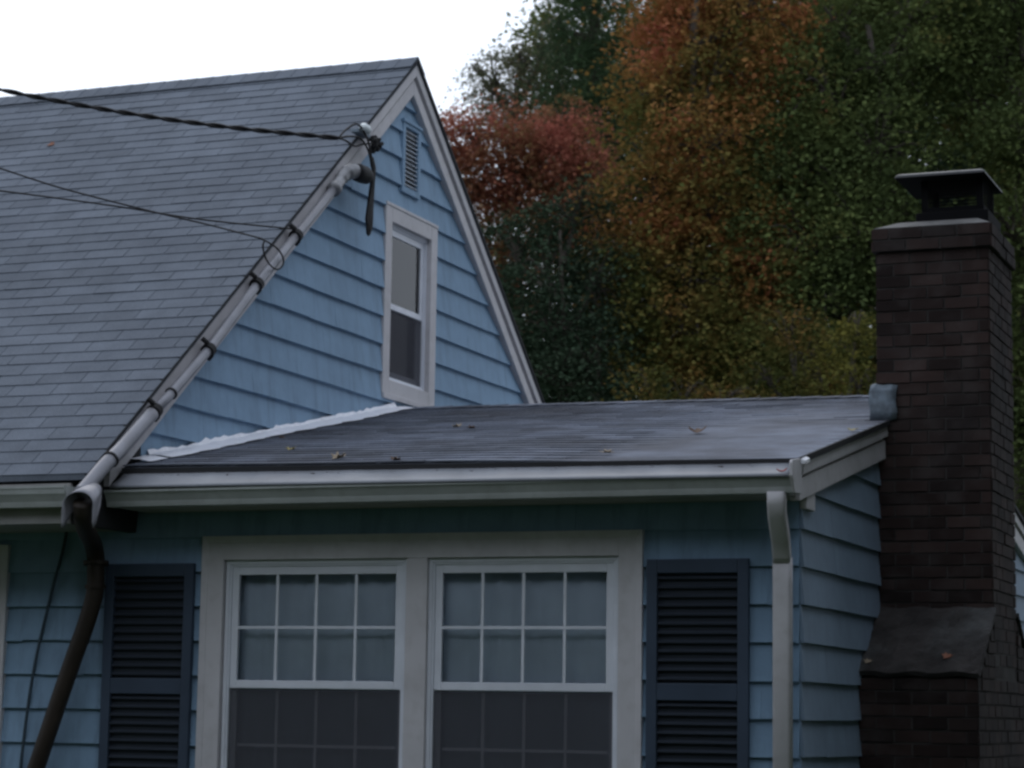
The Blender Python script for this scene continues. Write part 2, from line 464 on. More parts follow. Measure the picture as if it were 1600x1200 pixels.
# --- wing roof
E_L, E_R, R_L, R_R = Vector((-7.05, -.30, 2.972)), Vector((-3.055, -.30, 2.925)), Vector((-7.11, 3.67, 3.815)), Vector((-3.055, 3.67, 3.775))
wl = (R_R-R_L).length; ws = (E_L-R_L).length
wn = (E_R-E_L).cross(R_L-E_L).normalized()
def PW(u, v, h):
    a, b = min(max(u/wl, 0), 1), v/ws
    p = R_R.lerp(R_L, a).lerp(E_R.lerp(E_L, a), b)
    sag = .012*math.sin(a*5.1+1)*b + .006*math.sin(a*11)*b
    return p + wn*h - Vector((0, 0, sag))
mb = MB()
tab_roof(mb, wl, ws, .142, .305, PW, rng, t=.008)
B_L, B_R = Vector((-7.0, 7.7, 2.99)), Vector((-3.055, 7.7, 2.95))
dn = Vector((0, 0, -.035))
mb.prism([R_L, R_R, E_R, E_L], [R_L+dn, R_R+dn, E_R+dn, E_L+dn])
mb.prism([R_R, R_L, B_L, B_R], [R_R+dn, R_L+dn, B_L+dn, B_R+dn])
wroof = mb.build('roof', M_ROOF2, house)
mb = MB()
x = -3.06
while x > -7.0:
    t_ = (x+3.055)/(-4.0); zz = 3.775+.04*t_
    for sgn in (-1, 1):
        mb.prism([(x, 3.67, zz+.010), (x, 3.67+sgn*.14, zz+.010-.03), (x-.17, 3.67+sgn*.14, zz+.006-.03), (x-.17, 3.67, zz+.006)],
                 [(x, 3.67, zz+.017), (x, 3.67+sgn*.145, zz+.016-.03), (x-.17, 3.67+sgn*.145, zz+.012-.03), (x-.17, 3.67, zz+.013)])
    x -= .145
mb.build('ridge_cap', M_ROOF2, wroof)
mb = MB()
ed = Vector((0, -.012, -.002))
mb.prism([E_L+ed, E_R+ed, E_R+ed+Vector((0, .03, .003)), E_L+ed+Vector((0, .03, .003))],
         [E_L+ed+Vector((0,0,-.034)), E_R+ed+Vector((0,0,-.034)), E_R+Vector((0, .02, -.034)), E_L+Vector((0, .02, -.034))])
mb.prism([(-3.06, -.31, 2.925), (-3.045, -.31, 2.925), (-3.045, 3.67, 3.778), (-3.06, 3.67, 3.778)],
         [(-3.06, -.31, 2.895), (-3.045, -.31, 2.895), (-3.045, 3.67, 3.745), (-3.06, 3.67, 3.745)])
mb.prism([(-3.06, 7.7, 2.952), (-3.045, 7.7, 2.952), (-3.045, 3.67, 3.778), (-3.06, 3.67, 3.778)][::-1],
         [(-3.06, 7.7, 2.92), (-3.045, 7.7, 2.92), (-3.045, 3.67, 3.745), (-3.06, 3.67, 3.745)][::-1])
mb.build('drip_edge', M_ROOFEDGE, wroof)
# wing rake boards
for ye, s_ in ((-.20, .2135), (7.62, .205)):
    mb = MB()
    rake(mb, (3.67, 3.775), ye, .034, .10, XW+.002, -3.062, s_)
    rake(mb, (3.67, 3.775), ye, .10, .118, XW+.002, -3.092, s_)
    rake(mb, (3.67, 3.775), ye, .118, .235, XW+.002, -3.078, s_)
    mb.build('rake_board', M_TRIM, house, bevel=.004)
mb = MB(); mb.box(XW+.002, -3.09, -.01, .17, 2.69, 2.79); mb.build('corner_block', M_TRIM, house, bevel=.004)
# wing eave
mb = MB()
mb.box(-7.04, -3.10, -.33, -.30, 2.735, 2.87)
mb.box(-7.04, -3.10, -.30, -.02, 2.735, 2.752)
mb.build('soffit', M_SOFFIT, house)
gw = gutter('gutter', -7.075, -3.062, -.332, 2.828, 2.737, .12, M_GUTTER)
mb = MB()
n = 60
for i in range(n+1):                                   # sheet gutter guard sloping from the shingles to the front nose
    x = -7.035 + (7.035-3.07)*i/n; f = i/n
    wv = .004*math.sin(i*.9)+.003*math.sin(i*2.3)
    zt = 2.938 - .036*f; dd = .024*f
    for y, z in ((-.300, zt+.004), (-.345, zt-.027+wv*.5), (-.39, zt-.052+wv*.6), (-.43, 2.866-dd), (-.452, 2.856-dd), (-.462, 2.846-dd), (-.456, 2.836-dd)):
        mb.v.append((x, y, z))
for i in range(n):
    for j in range(6): mb.f.append((i*7+j, (i+1)*7+j, (i+1)*7+j+1, i*7+j+1))
mb.build('gutter_guard', M_GUARD, gw, smooth=True, solid=.003)
mb = MB(); mb.prism_x([(-.28, 2.925), (-.28, 2.74), (-.42, 2.735), (-.47, 2.82), (-.472, 2.885), (-.46, 2.90)], -3.062, -3.045)
mb.build('end_cap', M_TRIM, gw, bevel=.003)
mb = MB()
for i in range(150):                                   # leaf litter caught along the guard's upper edge
    x = rng.uniform(-7, -3.1); l = rng.uniform(.006, .035); y = rng.uniform(-.335, -.318); zt_ = 2.934-.036*(x+7)/4 + (y+.3)*.6
    q = [(x, y), (x+l, y+rng.uniform(-.008, .008)), (x+l*.8, y+rng.uniform(.006, .016)), (x+l*.1, y+rng.uniform(.006, .016))]
    mb.prism([(a, b, zt_-.006) for a, b in q], [(a, b, zt_+rng.uniform(.0, .008)) for a, b in q])
mb.build('leaf_litter', mat('leaf_litter', (.05, .035, .025), .95, island=.4), gw)['kind'] = 'stuff'
mb = MB()
mb.prism([(-3.058, -.31, 2.925), (-3.052, -.20, 2.948), (-3.052, -.20, 2.915), (-3.058, -.31, 2.895)],
         [(-3.02, -.30, 2.912), (-3.025, -.20, 2.935), (-3.025, -.20, 2.915), (-3.02, -.30, 2.895)])
mb.build('metal_corner', M_ALU, gw)
# downspout
mb = MB()
pr = []
for cx_, cy_, a0 in ((-.030, -.018, math.pi), (.030, -.018, 1.5*math.pi), (.030, .018, 0), (-.030, .018, .5*math.pi)):
    pr += [(cx_+.017*math.cos(a0+k*math.pi/8), cy_+.017*math.sin(a0+k*math.pi/8)) for k in range(5)]
mb.sweep([(-3.145, -.405, 2.745), (-3.146, -.40, 2.69), (-3.155, -.36, 2.63), (-3.175, -.22, 2.52), (-3.188, -.15, 2.45), (-3.192, -.125, 2.41)], pr, (1, 0, 0))
ds = mb.build('downspout', M_TRIM, house, smooth=True)
mb = MB(); mb.sweep([(-3.192, -.12, 2.43), (-3.192, -.118, 2.3), (-3.192, -.118, .2)], [(a*1.03, b*1.03) for a, b in pr], (1, 0, 0)); mb.build('leader_pipe', M_TRIM, ds, smooth=True)
# foil flashing between the wing roof and the gable wall
mb = MB(); n = 64
for i in range(n+1):
    t_ = i/n; y = -.17 + t_*3.72
    base = PW(wl, (3.67-y)/(3.97)*ws, .01)
    j1, j2, j3 = rng.gauss(0, .007), rng.gauss(0, .004), rng.gauss(0, .003)
    h = .040 + .007*math.sin(i*.43) + .012*rng.random()*(i % 4 == 0)
    wdt = .115 + .02*math.sin(i*.17) + .012*math.sin(i*1.1) + j1
    if y < .02: h *= .5
    mb.v += [(XG+.022+abs(j3), y, base.z+h+j2), (XG+.035+abs(j1), y, base.z+.022+j3), (XG+.05+wdt*.5, y, base.z+.016+abs(j2)), (XG+.07+wdt, y, base.z+.004)]
for i in range(n):
    if i == 3: continue
    for j in range(3): mb.f.append((i*4+j, i*4+j+1, (i+1)*4+j+1, (i+1)*4+j))
mb.build('foil_flashing', M_ALU, house, solid=.002)

# --- windows
def frame_rect(mb, P, u0, u1, z0, z1, wd, d0, d1, top=None, bottom=None):
    """four-sided frame; P(u, z, d)"""
    top = top or wd; bottom = bottom or wd
    def bx(a0, a1, b0, b1):
        mb.prism([P(a0,b0,d0), P(a1,b0,d0), P(a1,b1,d0), P(a0,b1,d0)], [P(a0,b0,d1), P(a1,b0,d1), P(a1,b1,d1), P(a0,b1,d1)])
    bx(u0, u0+wd, z0, z1); bx(u1-wd, u1, z0, z1)
    bx(u0+wd, u1-wd, z1-top, z1); bx(u0+wd, u1-wd, z0, z0+bottom)
def slab(mb, P, u0, u1, z0, z1, d0, d1):
    mb.prism([P(u0,z0,d0), P(u1,z0,d0), P(u1,z1,d0), P(u0,z1,d0)], [P(u0,z0,d1), P(u1,z0,d1), P(u1,z1,d1), P(u0,z1,d1)])

PF = lambda u, z, d: (u, -d, z)
def sash_set(win, P, u0, u1, z0, z1, zm, grid, d):
    """double-hung pair inside an opening, outer face of the upper sash at depth d"""
    mb = MB(); frame_rect(mb, P, u0, u1, z0, z1, .022, d-.07, d+.012); frame_rect(mb, P, u0+.022, u1-.022, z0+.022, z1-.022, .012, d-.07, d+.004)
    mb.build('window_jamb', M_SASH, win, bevel=.002)
    a, b = u0+.035, u1-.035
    mb = MB(); frame_rect(mb, P, a, b, zm-.022, z1-.034, .042, d-.03, d-.004, top=.048, bottom=.045); mb.build('sash', M_SASH, win, bevel=.003)
    mb = MB(); frame_rect(mb, P, a-.012, b+.012, z0+.03, zm+.022, .042, d-.062, d-.034, top=.04, bottom=.06); mb.build('sash', M_SASH, win, bevel=.003)
    mb = MB(); slab(mb, P, a+.04, b-.04, zm+.02, z1-.08, d-.018, d-.014); mb.build('window_pane', M_GLASS, win)
    mb = MB(); slab(mb, P, a+.03, b-.03, z0+.09, zm-.017, d-.050, d-.046); mb.build('window_pane', M_GLASS, win)
    if grid:
        for (zb, zt, dd) in ((zm+.02, z1-.08, d-.006), (z0+.09, zm-.017, d-.038)):
            mb = MB()
            for i in range(1, grid[0]):
                c = a+.04+(b-a-.08)*i/grid[0]; slab(mb, P, c-.008, c+.008, zb, zt, dd-.007, dd)
            for i in range(1, grid[1]):
                c = zb+(zt-zb)*i/grid[1]; slab(mb, P, a+.04, b-.04, c-.008, c+.008, dd-.0072, dd-.001)
            mb.build('muntin_grid', M_SASH, win)
    mb = MB(); slab(mb, P, a-.004, b+.004, z0+.04, zm-.028, d-.012, d-.010); mb.build('insect_screen', M_SCREEN, win)

# double window
mb = MB()
x0, x1, z0, z1 = W2
cw = .155
def casing(mb, P, x0, x1, z0, z1, cw, d, mull=None):
    bev = .035
    frame_rect(mb, P, x0+bev, x1-bev, z0, z1-bev, cw-bev, -.06, d)
    # raised back-band, mitred
    for a, b in (((x0, z0), (x0, z1)), ((x0, z1), (x1, z1)), ((x1, z1), (x1, z0))):
        ins = lambda p, s: (p[0]+(s if p[0] == x0 else -s), p[1] if p[1] == z0 else p[1]-s)
        q = [a, b, ins(b, bev+.003), ins(a, bev+.003)]
        mb.prism([P(u, z, 0) for u, z in q], [P(u, z, d+(.010 if i < 2 else .002)) for i, (u, z) in enumerate(q)])
    if mull: slab(mb, P, mull[0], mull[1], z0+cw, z1-cw+.0, -.06, d-.003)
    slab(mb, P, x0-.03, x1+.03, z0-.03, z0+.004, -.02, d+.04)
casing(mb, PF, x0, x1, z0, z1, .138, .032, (-5.372, -5.244))
dw = mb.build('window', M_TRIM, house, bevel=.003)
for u0, u1 in ((-6.515, -5.373), (-5.243, -4.127)):
    sash_set(dw, PF, u0, u1, .99, 2.452, 1.748, (4, 2), -.005)
# window at the left edge
mb = MB(); casing(mb, PF, *W3, .12, .032); lw = mb.build('window', M_TRIM, house, bevel=.003)
sash_set(lw, PF, W3[0]+.121, W3[1]-.121, .975, 2.438, 1.70, (4, 2), -.005)
# gable window
PG = lambda u, z, d: (XG+d, u, z)
mb = MB()
frame_rect(mb, PG, 3.335, 4.285, 3.895, 5.30, .115, -.07, .03, top=.12, bottom=.11)
slab(mb, PG, 3.334, 4.286, 5.29, 5.315, -.01, .036)
slab(mb, PG, 3.335, 4.285, 3.86, 3.90, -.01, .045)
gwn = mb.build('window', M_TRIM, house, bevel=.004)
sash_set(gwn, PG, 3.449, 4.171, 4.004, 5.181, 4.57, None, -.02)

# --- shutters
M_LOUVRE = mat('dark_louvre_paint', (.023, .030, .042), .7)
def shutter(x0, x1, z1, zmid0, zmid1, z0):
    mb = MB(); st = .06
    frame_rect(mb, PF, x0, x1, z0, z1, st, .030, .062, top=.075, bottom=.09)
    slab(mb, PF, x0+st, x1-st, zmid0, zmid1, .030, .060)
    s = mb.build('shutter', M_SHUT, house, bevel=.004)
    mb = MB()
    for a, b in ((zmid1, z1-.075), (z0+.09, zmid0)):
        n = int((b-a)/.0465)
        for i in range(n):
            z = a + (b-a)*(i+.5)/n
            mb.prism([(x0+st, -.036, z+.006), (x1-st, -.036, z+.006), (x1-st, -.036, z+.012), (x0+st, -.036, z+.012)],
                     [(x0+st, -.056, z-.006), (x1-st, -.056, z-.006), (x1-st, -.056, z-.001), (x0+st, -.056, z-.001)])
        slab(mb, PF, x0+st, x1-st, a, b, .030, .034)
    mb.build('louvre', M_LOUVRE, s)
shutter(-7.285, -6.70, 2.436, 1.685, 1.775, .92)
shutter(-3.955, -3.392, 2.430, 1.685, 1.775, .92)

# --- gable vent
mb = MB()
frame_rect(mb, PG, 3.60, 3.925, 5.44, 5.985, .045, .0, .034, top=.04, bottom=.05)
slab(mb, PG, 3.59, 3.935, 5.975, 6.0, 0, .045)
gv = mb.build('gable_vent', M_SIDING, house, bevel=.003)
mb = MB()
for i in range(13):
    z = 5.50 + i*.034
    mb.prism([PG(3.645, z+.004, .028), PG(3.88, z+.004, .028), PG(3.88, z+.010, .028), PG(3.645, z+.010, .028)],
             [PG(3.645, z+.026, -.004), PG(3.88, z+.026, -.004), PG(3.88, z+.032, -.004), PG(3.645, z+.032, -.004)])
mb.build('vent_louvre', mat('vent_slat_paint', (.42, .46, .52), .6), gv)
mb = MB(); slab(mb, PG, 3.645, 3.88, 5.49, 5.945, -.05, -.03); mb.build('vent_backing', M_DARK, gv)

# --- chimney
CX0, CX1, CY0, CY1 = XW+.004, -2.452, 1.82, 2.60
def bricks(mb, O, U, Nn, width, z0, z1, rng, off, L_=.205, Hc=.0725, proud=.005):
    O, U, Nn = Vector(O), Vector(U), Vector(Nn)
    n = int(round((z1-z0)/Hc)); Hc = (z1-z0)/n
    for k in range(n):
        za, zb = z0+k*Hc+.005, z0+(k+1)*Hc-.005
        u = -(L_/2 if (k+off) % 2 else 0)
        while u < width-.01:
            a, b = max(u+.005, .001), min(u+L_-.005, width-.001)
            u += L_
            if b-a < .015: continue
            d = proud + rng.gauss(0, .0016); dz = rng.gauss(0, .0012)
            q = [O+U*a, O+U*b]
            base = [Vector((*p.xy, z)) for p, z in ((q[0], za+dz), (q[1], za+dz), (q[1], zb+dz), (q[0], zb+dz))]
            ctr = sum(base, Vector())/4
            mb.prism([p - Nn*.02 for p in base], [ctr + (p-ctr)*.985 + Nn*d for p in base])
def brick_block(mb, x0, x1, y0, y1, z0, z1, rng, sides='FRBL'):
    if 'F' in sides: bricks(mb, (x0, y0, 0), (1,0,0), (0,-1,0), x1-x0, z0, z1, rng, 0)
    if 'R' in sides: bricks(mb, (x1, y0, 0), (0,1,0), (1,0,0), y1-y0, z0, z1, rng, 1)
    if 'B' in sides: bricks(mb, (x0, y1, 0), (1,0,0), (0,1,0), x1-x0, z0, z1, rng, 0)
    if 'L' in sides: bricks(mb, (x0, y0, 0), (0,1,0), (-1,0,0), y1-y0, z0, z1, rng, 1)
mb = MB()
brick_block(mb, CX0, CX1, CY0, CY1, 1.85, 4.40, rng)
brick_block(mb, CX0-.018, CX1+.022, CY0-.03, CY1+.03, 4.40, 4.545, rng)
brick_block(mb, CX0, CX1+.006, 1.285, 3.15, 0, 1.84, rng)
# brick cheeks of the weatherings: courses stepping back under the slope
for k in range(5):
    za, zb = 1.84+k*.0725, 1.84+(k+1)*.0725
    yf = 1.285 + (k+1)*.0725*1.42; yr = 3.15 - (k+1)*.0725*1.42
    bricks(mb, (CX1+.006, yf, 0), (0,1,0), (1,0,0), max(CY0-yf, .05)+.0, za, zb, rng, k)
    bricks(mb, (CX1+.006, CY1, 0), (0,1,0), (1,0,0), max(yr-CY1, .05), za, zb, rng, k)
ch = mb.build('chimney', M_BRICK, house)
mb = MB()
mb.box(CX0+.003, CX1-.003, CY0+.003, CY1-.003, 1.9, 4.42)
mb.box(CX0-.015, CX1+.019, CY0-.027, CY1+.027, 4.402, 4.543)
mb.box(CX0+.003, CX1+.003, 1.288, 3.147, -.05, 1.838)
mb.prism_x([(1.30, 1.838), (3.135, 1.838), (CY1+.01, 2.215), (CY0-.01, 2.215)], CX0+.004, CX1+.002)
mb.build('mortar', M_MORTAR, ch)
mb = MB()
xa, xb, ya, yb = CX0-.018, CX1+.022, CY0-.03, CY1+.03
mb.prism([(xa, ya, 4.545), (xb, ya, 4.545), (xb, yb, 4.545), (xa, yb, 4.545)],
         [(xa+.13, ya+.15, 4.605), (xb-.10, ya+.15, 4.605), (xb-.10, yb-.15, 4.605), (xa+.13, yb-.15, 4.605)])
mb.build('mortar_crown', M_CROWN, ch, bevel=.006)
M_SH = mat('shoulder_mortar', (.045, .040, .038), .95, noise=[(4, .4, None), (3, .7, (.10, .105, .105)), (9, .6, (.022, .019, .018))], bump=(25, .8, .02))
for y0, y1 in ((1.262, CY0+.0), (3.172, CY1)):          # sloping weatherings of the shoulder, front and back
    mb = MB(); na, nb = 22, 16
    for i in range(na+1):
        for j in range(nb+1):
            e = .0 if j in (0, nb) else 1
            mb.v.append((CX0+.002+(CX1-CX0+.018)*i/na, y0+(y1-y0)*j/nb + rng.gauss(0, .003), 1.858+.39*j/nb + rng.gauss(0, .0055)*e + .006*math.sin(i*.8+j*.5)))
    mb.f = [(i*(nb+1)+j, (i+1)*(nb+1)+j, (i+1)*(nb+1)+j+1, i*(nb+1)+j+1) for i in range(na) for j in range(nb)]
    mb.build('shoulder_slab', M_SH, ch, solid=.03)
# flue collar, screen, posts and lid
fx0, fx1, fy0, fy1 = -2.885, -2.505, 2.0, 2.38
mb = MB(); mb.box(fx0-.03, fx1+.03, fy0-.03, fy1+.03, 4.595, 4.665); mb.box(fx0, fx1, fy0, fy1, 4.66, 4.70); mb.build('flue_collar', M_SOOT, ch, bevel=.006)
mb = MB()
for a in np.linspace(fx0+.006, fx1-.006, 30):
    for y in (fy0+.006, fy1-.006): mb.tube([(a, y, 4.69), (a, y, 4.89)], .0018, 4)
for a in np.linspace(fy0+.006, fy1-.006, 19):
    for x in (fx0+.006, fx1-.006): mb.tube([(x, a, 4.69), (x, a, 4.89)], .0018, 4)
for z in np.linspace(4.71, 4.88, 9):
    mb.tube([(fx0+.006, fy0+.006, z), (fx1-.006, fy0+.006, z), (fx1-.006, fy1-.006, z), (fx0+.006, fy1-.006, z), (fx0+.006, fy0+.006, z)], .0018, 4)
mb.build('spark_screen', M_SOOT, ch)
for x in (fx0, fx1-.045):
    for y in (fy0, fy1-.02):
        mb = MB(); mb.box(x, x+.04, y, y+.012, 4.69, 4.89); mb.build('cap_post', M_SOOT, ch)
mb = MB()
lx0, lx1, ly0, ly1, lz = -3.025, -2.475, 1.88, 2.50, 4.872
prof = [(0, 0), (.003, .010), (.014, .022), (.04, .030), (.13, .034)]
rings = []
for ins, dz in prof:
    rings.append([(lx0+ins, ly0+ins, lz+dz), (lx1-ins, ly0+ins, lz+dz), (lx1-ins, ly1-ins, lz+dz), (lx0+ins, ly1-ins, lz+dz)])
mb.v = [p for r in rings for p in r]
mb.f = [(i*4+j, i*4+(j+1) % 4, (i+1)*4+(j+1) % 4, (i+1)*4+j) for i in range(4) for j in range(4)] + [(16, 17, 18, 19)]
mb.build('cap_lid', M_BLACK, ch, bevel=.006, smooth=False)
mb = MB(); mb.box(lx0+.004, lx1-.004, ly0+.004, ly1-.004, lz-.003, lz+.004); mb.build('lid_underside', M_SOOT, ch)
# lead flashing wrapped round the corner where the rake meets the stack
mb = MB()
xs = [-3.165, -3.13, -3.09, -3.05, -3.005]
for i, x in enumerate(xs):
    for j, z in enumerate((3.375, 3.43, 3.49, 3.55, 3.592)):
        mb.v.append((x + .006*math.sin(j*2), CY0-.022-.012*math.sin(i*1.7+j), z+.006*math.sin(i*2.1)-.003*j*(i > 3)))
n0 = 5
for i in range(4):
    for j in range(4): mb.f.append((i*5+j, (i+1)*5+j, (i+1)*5+j+1, i*5+j+1))
k = len(mb.v)
for j, z in enumerate((3.375, 3.43, 3.49, 3.55, 3.592)): mb.v.append((-3.172, CY0+.22, z+.05))
for j in range(4): mb.f.append((j, j+1, k+j+1, k+j))
mb.build('lead_flashing', M_LEAD, ch, solid=.008, smooth=True)

# ------------------------------------------------------------------ curtains and blind
def curtain(label, x0, x1, z0, z1, y, amp, wl_, group=None):
    mb = MB(); n = int((x1-x0)/.012)
    for i in range(n+1):
        x = x0+(x1-x0)*i/n
        d = amp*math.sin(2*math.pi*x/wl_+1.3*math.sin(x*9)) + .3*amp*math.sin(x*61)
        for j in range(5):
            mb.v.append((x, y+d*(.6+.1*j), z1+(z0-z1)*j/4))
    for i in range(n):
        for j in range(4): mb.f.append((i*5+j, (i+1)*5+j, (i+1)*5+j+1, i*5+j+1))
    return tag(mb.build('curtain', M_CURTAIN, None, smooth=True, solid=.002), label, 'curtain', group)
curtain('pale sheer curtain behind the glass of the paired window half beside the slanting brown pipe', -6.50, -5.39, .9, 2.42, .095, .009, .16, 'curtains in the ground floor windows')
curtain('pale sheer curtain behind the glass of the paired window half nearer the white downspout', -5.225, -4.135, .9, 2.42, .095, .009, .16, 'curtains in the ground floor windows')
mb = MB()
for i in range(46):
    z = 4.06 + i*.0235
    mb.prism([PG(3.47, z, -.125), PG(3.80, z, -.125), PG(3.80, z+.002, -.125), PG(3.47, z+.002, -.125)],
             [PG(3.47, z+.018, -.140), PG(3.80, z+.018, -.140), PG(3.80, z+.020, -.140), PG(3.47, z+.020, -.140)])
slab(mb, PG, 3.47, 3.80, 5.13, 5.17, -.15, -.12)
tag(mb.build('window_blind', M_BLIND), 'cream slatted blind hanging behind the small gable window', 'blind')
mb = MB()
n = 24
for i in range(n+1):
    y = 3.80+.36*i/n; d = .012*math.sin(i*1.7)
    for z in (4.0, 5.18): mb.v.append((XG-.17+d, y, z))
for i in range(n): mb.f.append((2*i, 2*i+2, 2*i+3, 2*i+1))
tag(mb.build('drape', M_DRAPE, smooth=True, solid=.003), 'dull olive drape beside the blind in the gable window', 'drape')

# ------------------------------------------------------------------ service conduit and wires
PX = -7.0
mast = thing('service_conduit', 'grey metal conduit with weatherhead strapped along the left rake of the gable', 'conduit', (PX, -.3, 3.14))
def sm(pts, n=6):
    """Catmull-Rom through points"""
    P_ = [Vector(p) for p in pts]; P_ = [P_[0]*2-P_[1]] + P_ + [P_[-1]*2-P_[-2]]; r = []
    for i in range(1, len(P_)-2):
        a, b, c, d = P_[i-1:i+3]
        for k in range(n):
            t = k/n
            r.append(.5*((2*b)+(c-a)*t+(2*a-5*b+4*c-d)*t*t+(3*b-a-3*c+d)*t**3))
    return r+[P_[-2]]
mb = MB(); mb.tube([(PX, 2.33, 5.222), (PX, 1.252, 4.368), (PX, .586, 3.80), (PX, .102, 3.436), (PX, -.15, 3.262)], .030, 14); mb.build('conduit_pipe', M_PIPE, mast, smooth=True)
mb = MB(); mb.tube(sm([(PX, -.08, 3.312), (PX, -.25, 3.185), (PX, -.42, 3.06), (PX, -.58, 2.955), (PX, -.73, 2.84), (PX, -.82, 2.775)]), .042, 16)
mb.build('conduit_elbow', M_PIPE, mast, smooth=True)
mb = MB(); mb.tube([(PX, -.515, 3.0), (PX, -.525, 2.993)], .050, 16); mb.build('conduit_coupling', M_RUBBER, mast)
# flared hood with an open mouth over the gutter
mb = MB(); n = 14
secs = [(-.76, 2.815, .05, 2.76), (-.82, 2.785, .078, 2.70), (-.88, 2.755, .092, 2.60), (-.915, 2.735, .098, 2.575)]
for y, z, r, zb in secs:
    xc = PX+.045
    ring = [(xc-r, y, zb), (xc-r, y, (zb+z-r)/2)] + [(xc - r*math.cos(math.pi*k/n), y, z - r*.35 + r*math.sin(math.pi*k/n)*.75) for k in range(n+1)] + [(xc+r, y, (zb+z-r)/2), (xc+r+.004, y, zb)]
    mb.v += ring
q = n+5
for i in range(3):
    for k in range(q-1): mb.f.append((i*q+k, i*q+k+1, (i+1)*q+k+1, (i+1)*q+k))
mb.build('conduit_hood', M_PIPE, mast, smooth=True, solid=.006)
for y, z in ((1.70, 4.724), (1.17, 4.303), (.57, 3.787), (-.05, 3.333)):
    mb = MB()
    d = Vector((0, .78, .63)).normalized(); c = Vector((PX, y, z))
    mb.tube([c-d*.021, c+d*.021], .046, 14)
    up_ = Vector((0, -.63, .78))
    mb.tube([c-up_*.040+Vector((.01, 0, 0)), c-up_*.065+Vector((-.02, 0, 0))], .014, 8)
    mb.tube([c+up_*.048+Vector((.01, 0, 0)), c+up_*.085+Vector((-.02, 0, 0))], .016, 8)
    mb.build('conduit_clamp', M_RUBBER, mast, smooth=False)
mb = MB(); mb.tube([(PX, .13, 3.457), (PX, .14, 3.464)], .039, 14); mb.build('conduit_coupling', M_RUBBER, mast)
mb = MB()
mb.tube(sm([(PX, 2.26, 5.166), (PX, 2.34, 5.235), (PX+.01, 2.39, 5.29), (PX+.03, 2.46, 5.33), (PX+.04, 2.50, 5.335)]), [.040]*8+[.046]*6+[.055]*7+[.056]*4, 14)
mb.tube([(PX, 2.24, 5.15), (PX, 2.275, 5.178)], .052, 14)
mb.build('weatherhead', mat('cast_weatherhead', (.25, .25, .26), .4, metal=.4, noise=(9, .25, None)), mast, smooth=True)

mb = MB(); mb.tube([(PX+.04, 2.485, 5.333), (PX+.045, 2.53, 5.335), (PX+.05, 2.62, 5.337), (PX+.05, 2.665, 5.335), (PX+.05, 2.69, 5.33)], [.058, .064, .064, .056, .035], 16)
mb.build('weatherhead_cap', M_RUBBER, mast, smooth=True)
# bracket with insulator on the rake
br = thing('wire_bracket', 'black cable clamp with white insulator fixed to the rake near the gable vent', 'bracket', (-7.04, 2.8, 5.62))
mb = MB(); mb.box(-7.05, -6.99, 2.60, 2.80, 5.645, 5.675); mb.build('bracket_arm', M_LEAD, br, bevel=.004)
mb = MB(); mb.tube([(-6.98, 2.62, 5.68), (-6.98, 2.66, 5.69), (-6.98, 2.71, 5.69), (-6.98, 2.75, 5.685)], [.018, .034, .034, .02], 12); mb.build('insulator', M_CERAMIC, br, smooth=True)
mb = MB()
for i in range(9):
    a = i*.7; c = Vector((-6.98+.02*math.cos(a*2), 2.855+.035*math.cos(a), 5.615+.045*math.sin(a)))
    mb.tube([c-Vector((.02, .02, .012)), c, c+Vector((.02, .015, .02))], [.012, .024, .010], 7)
mb.build('split_bolt', M_RUBBER, br)

def helix(mb, path, r, R_, turns, n=3, seg=260):
    P_ = [Vector(p) for p in path]
    L_ = [0]
    for a, b in zip(P_, P_[1:]): L_.append(L_[-1]+(b-a).length)
    def pt(s):
        for i in range(len(P_)-1):
            if s <= L_[i+1] or i == len(P_)-2:
                return P_[i].lerp(P_[i+1], (s-L_[i])/(L_[i+1]-L_[i])), (P_[i+1]-P_[i]).normalized()
    for k in range(n):
        pts = []
        for i in range(seg+1):
            p, t = pt(L_[1]*.7 + (L_[-1]-L_[1]*.7)*i/seg)
            u = t.orthogonal().normalized() if abs(t.z) > .9 else Vector((0, 0, 1)).cross(t).normalized(); v = t.cross(u)
            a = 2*math.pi*(turns*i/seg + k/n)
            pts.append(p + (u*math.cos(a)+v*math.sin(a))*R_)
        mb.tube(pts, r, 6)
end = Vector((-7.0, 2.30, 5.53))
st = at(0, 140, 1.2); far = st + (st-at(75, 155, 1.35))*14 + Vector((0, 0, .25))
path = [far] + sm([st, at(75, 155, 1.35), at(170, 172, 1.53), at(260, 186, 1.73), at(370, 200, 1.97), end], 12)
drop = thing('service_drop_cable', 'thick twisted black cable crossing above the roof to the gable peak', 'cable', end)
mb = MB(); helix(mb, path, .0105, .0085, 12, 2, 420); mb.build('twisted_strand', M_RUBBER, drop, smooth=True)
for arc in ([end, (-7.0, 2.42, 5.62), (-6.98, 2.56, 5.69), (-6.97, 2.70, 5.62), (-6.96, 2.77, 5.48)],
            [end, (-7.0, 2.44, 5.575), (-6.98, 2.6, 5.60), (-6.97, 2.72, 5.54), (-6.96, 2.77, 5.42)],
            [end, (-7.0, 2.42, 5.54), (-6.99, 2.54, 5.53), (-6.98, 2.66, 5.57), (-6.97, 2.84, 5.62)]):
    mb = MB(); mb.tube(sm(arc, 8), .0075, 6); mb.build('loose_conductor', M_RUBBER, drop, smooth=True)
lp = thing('drip_loop', 'long black drip loop hanging beside the weatherhead on the blue gable', 'cable', (-6.96, 2.75, 4.93))
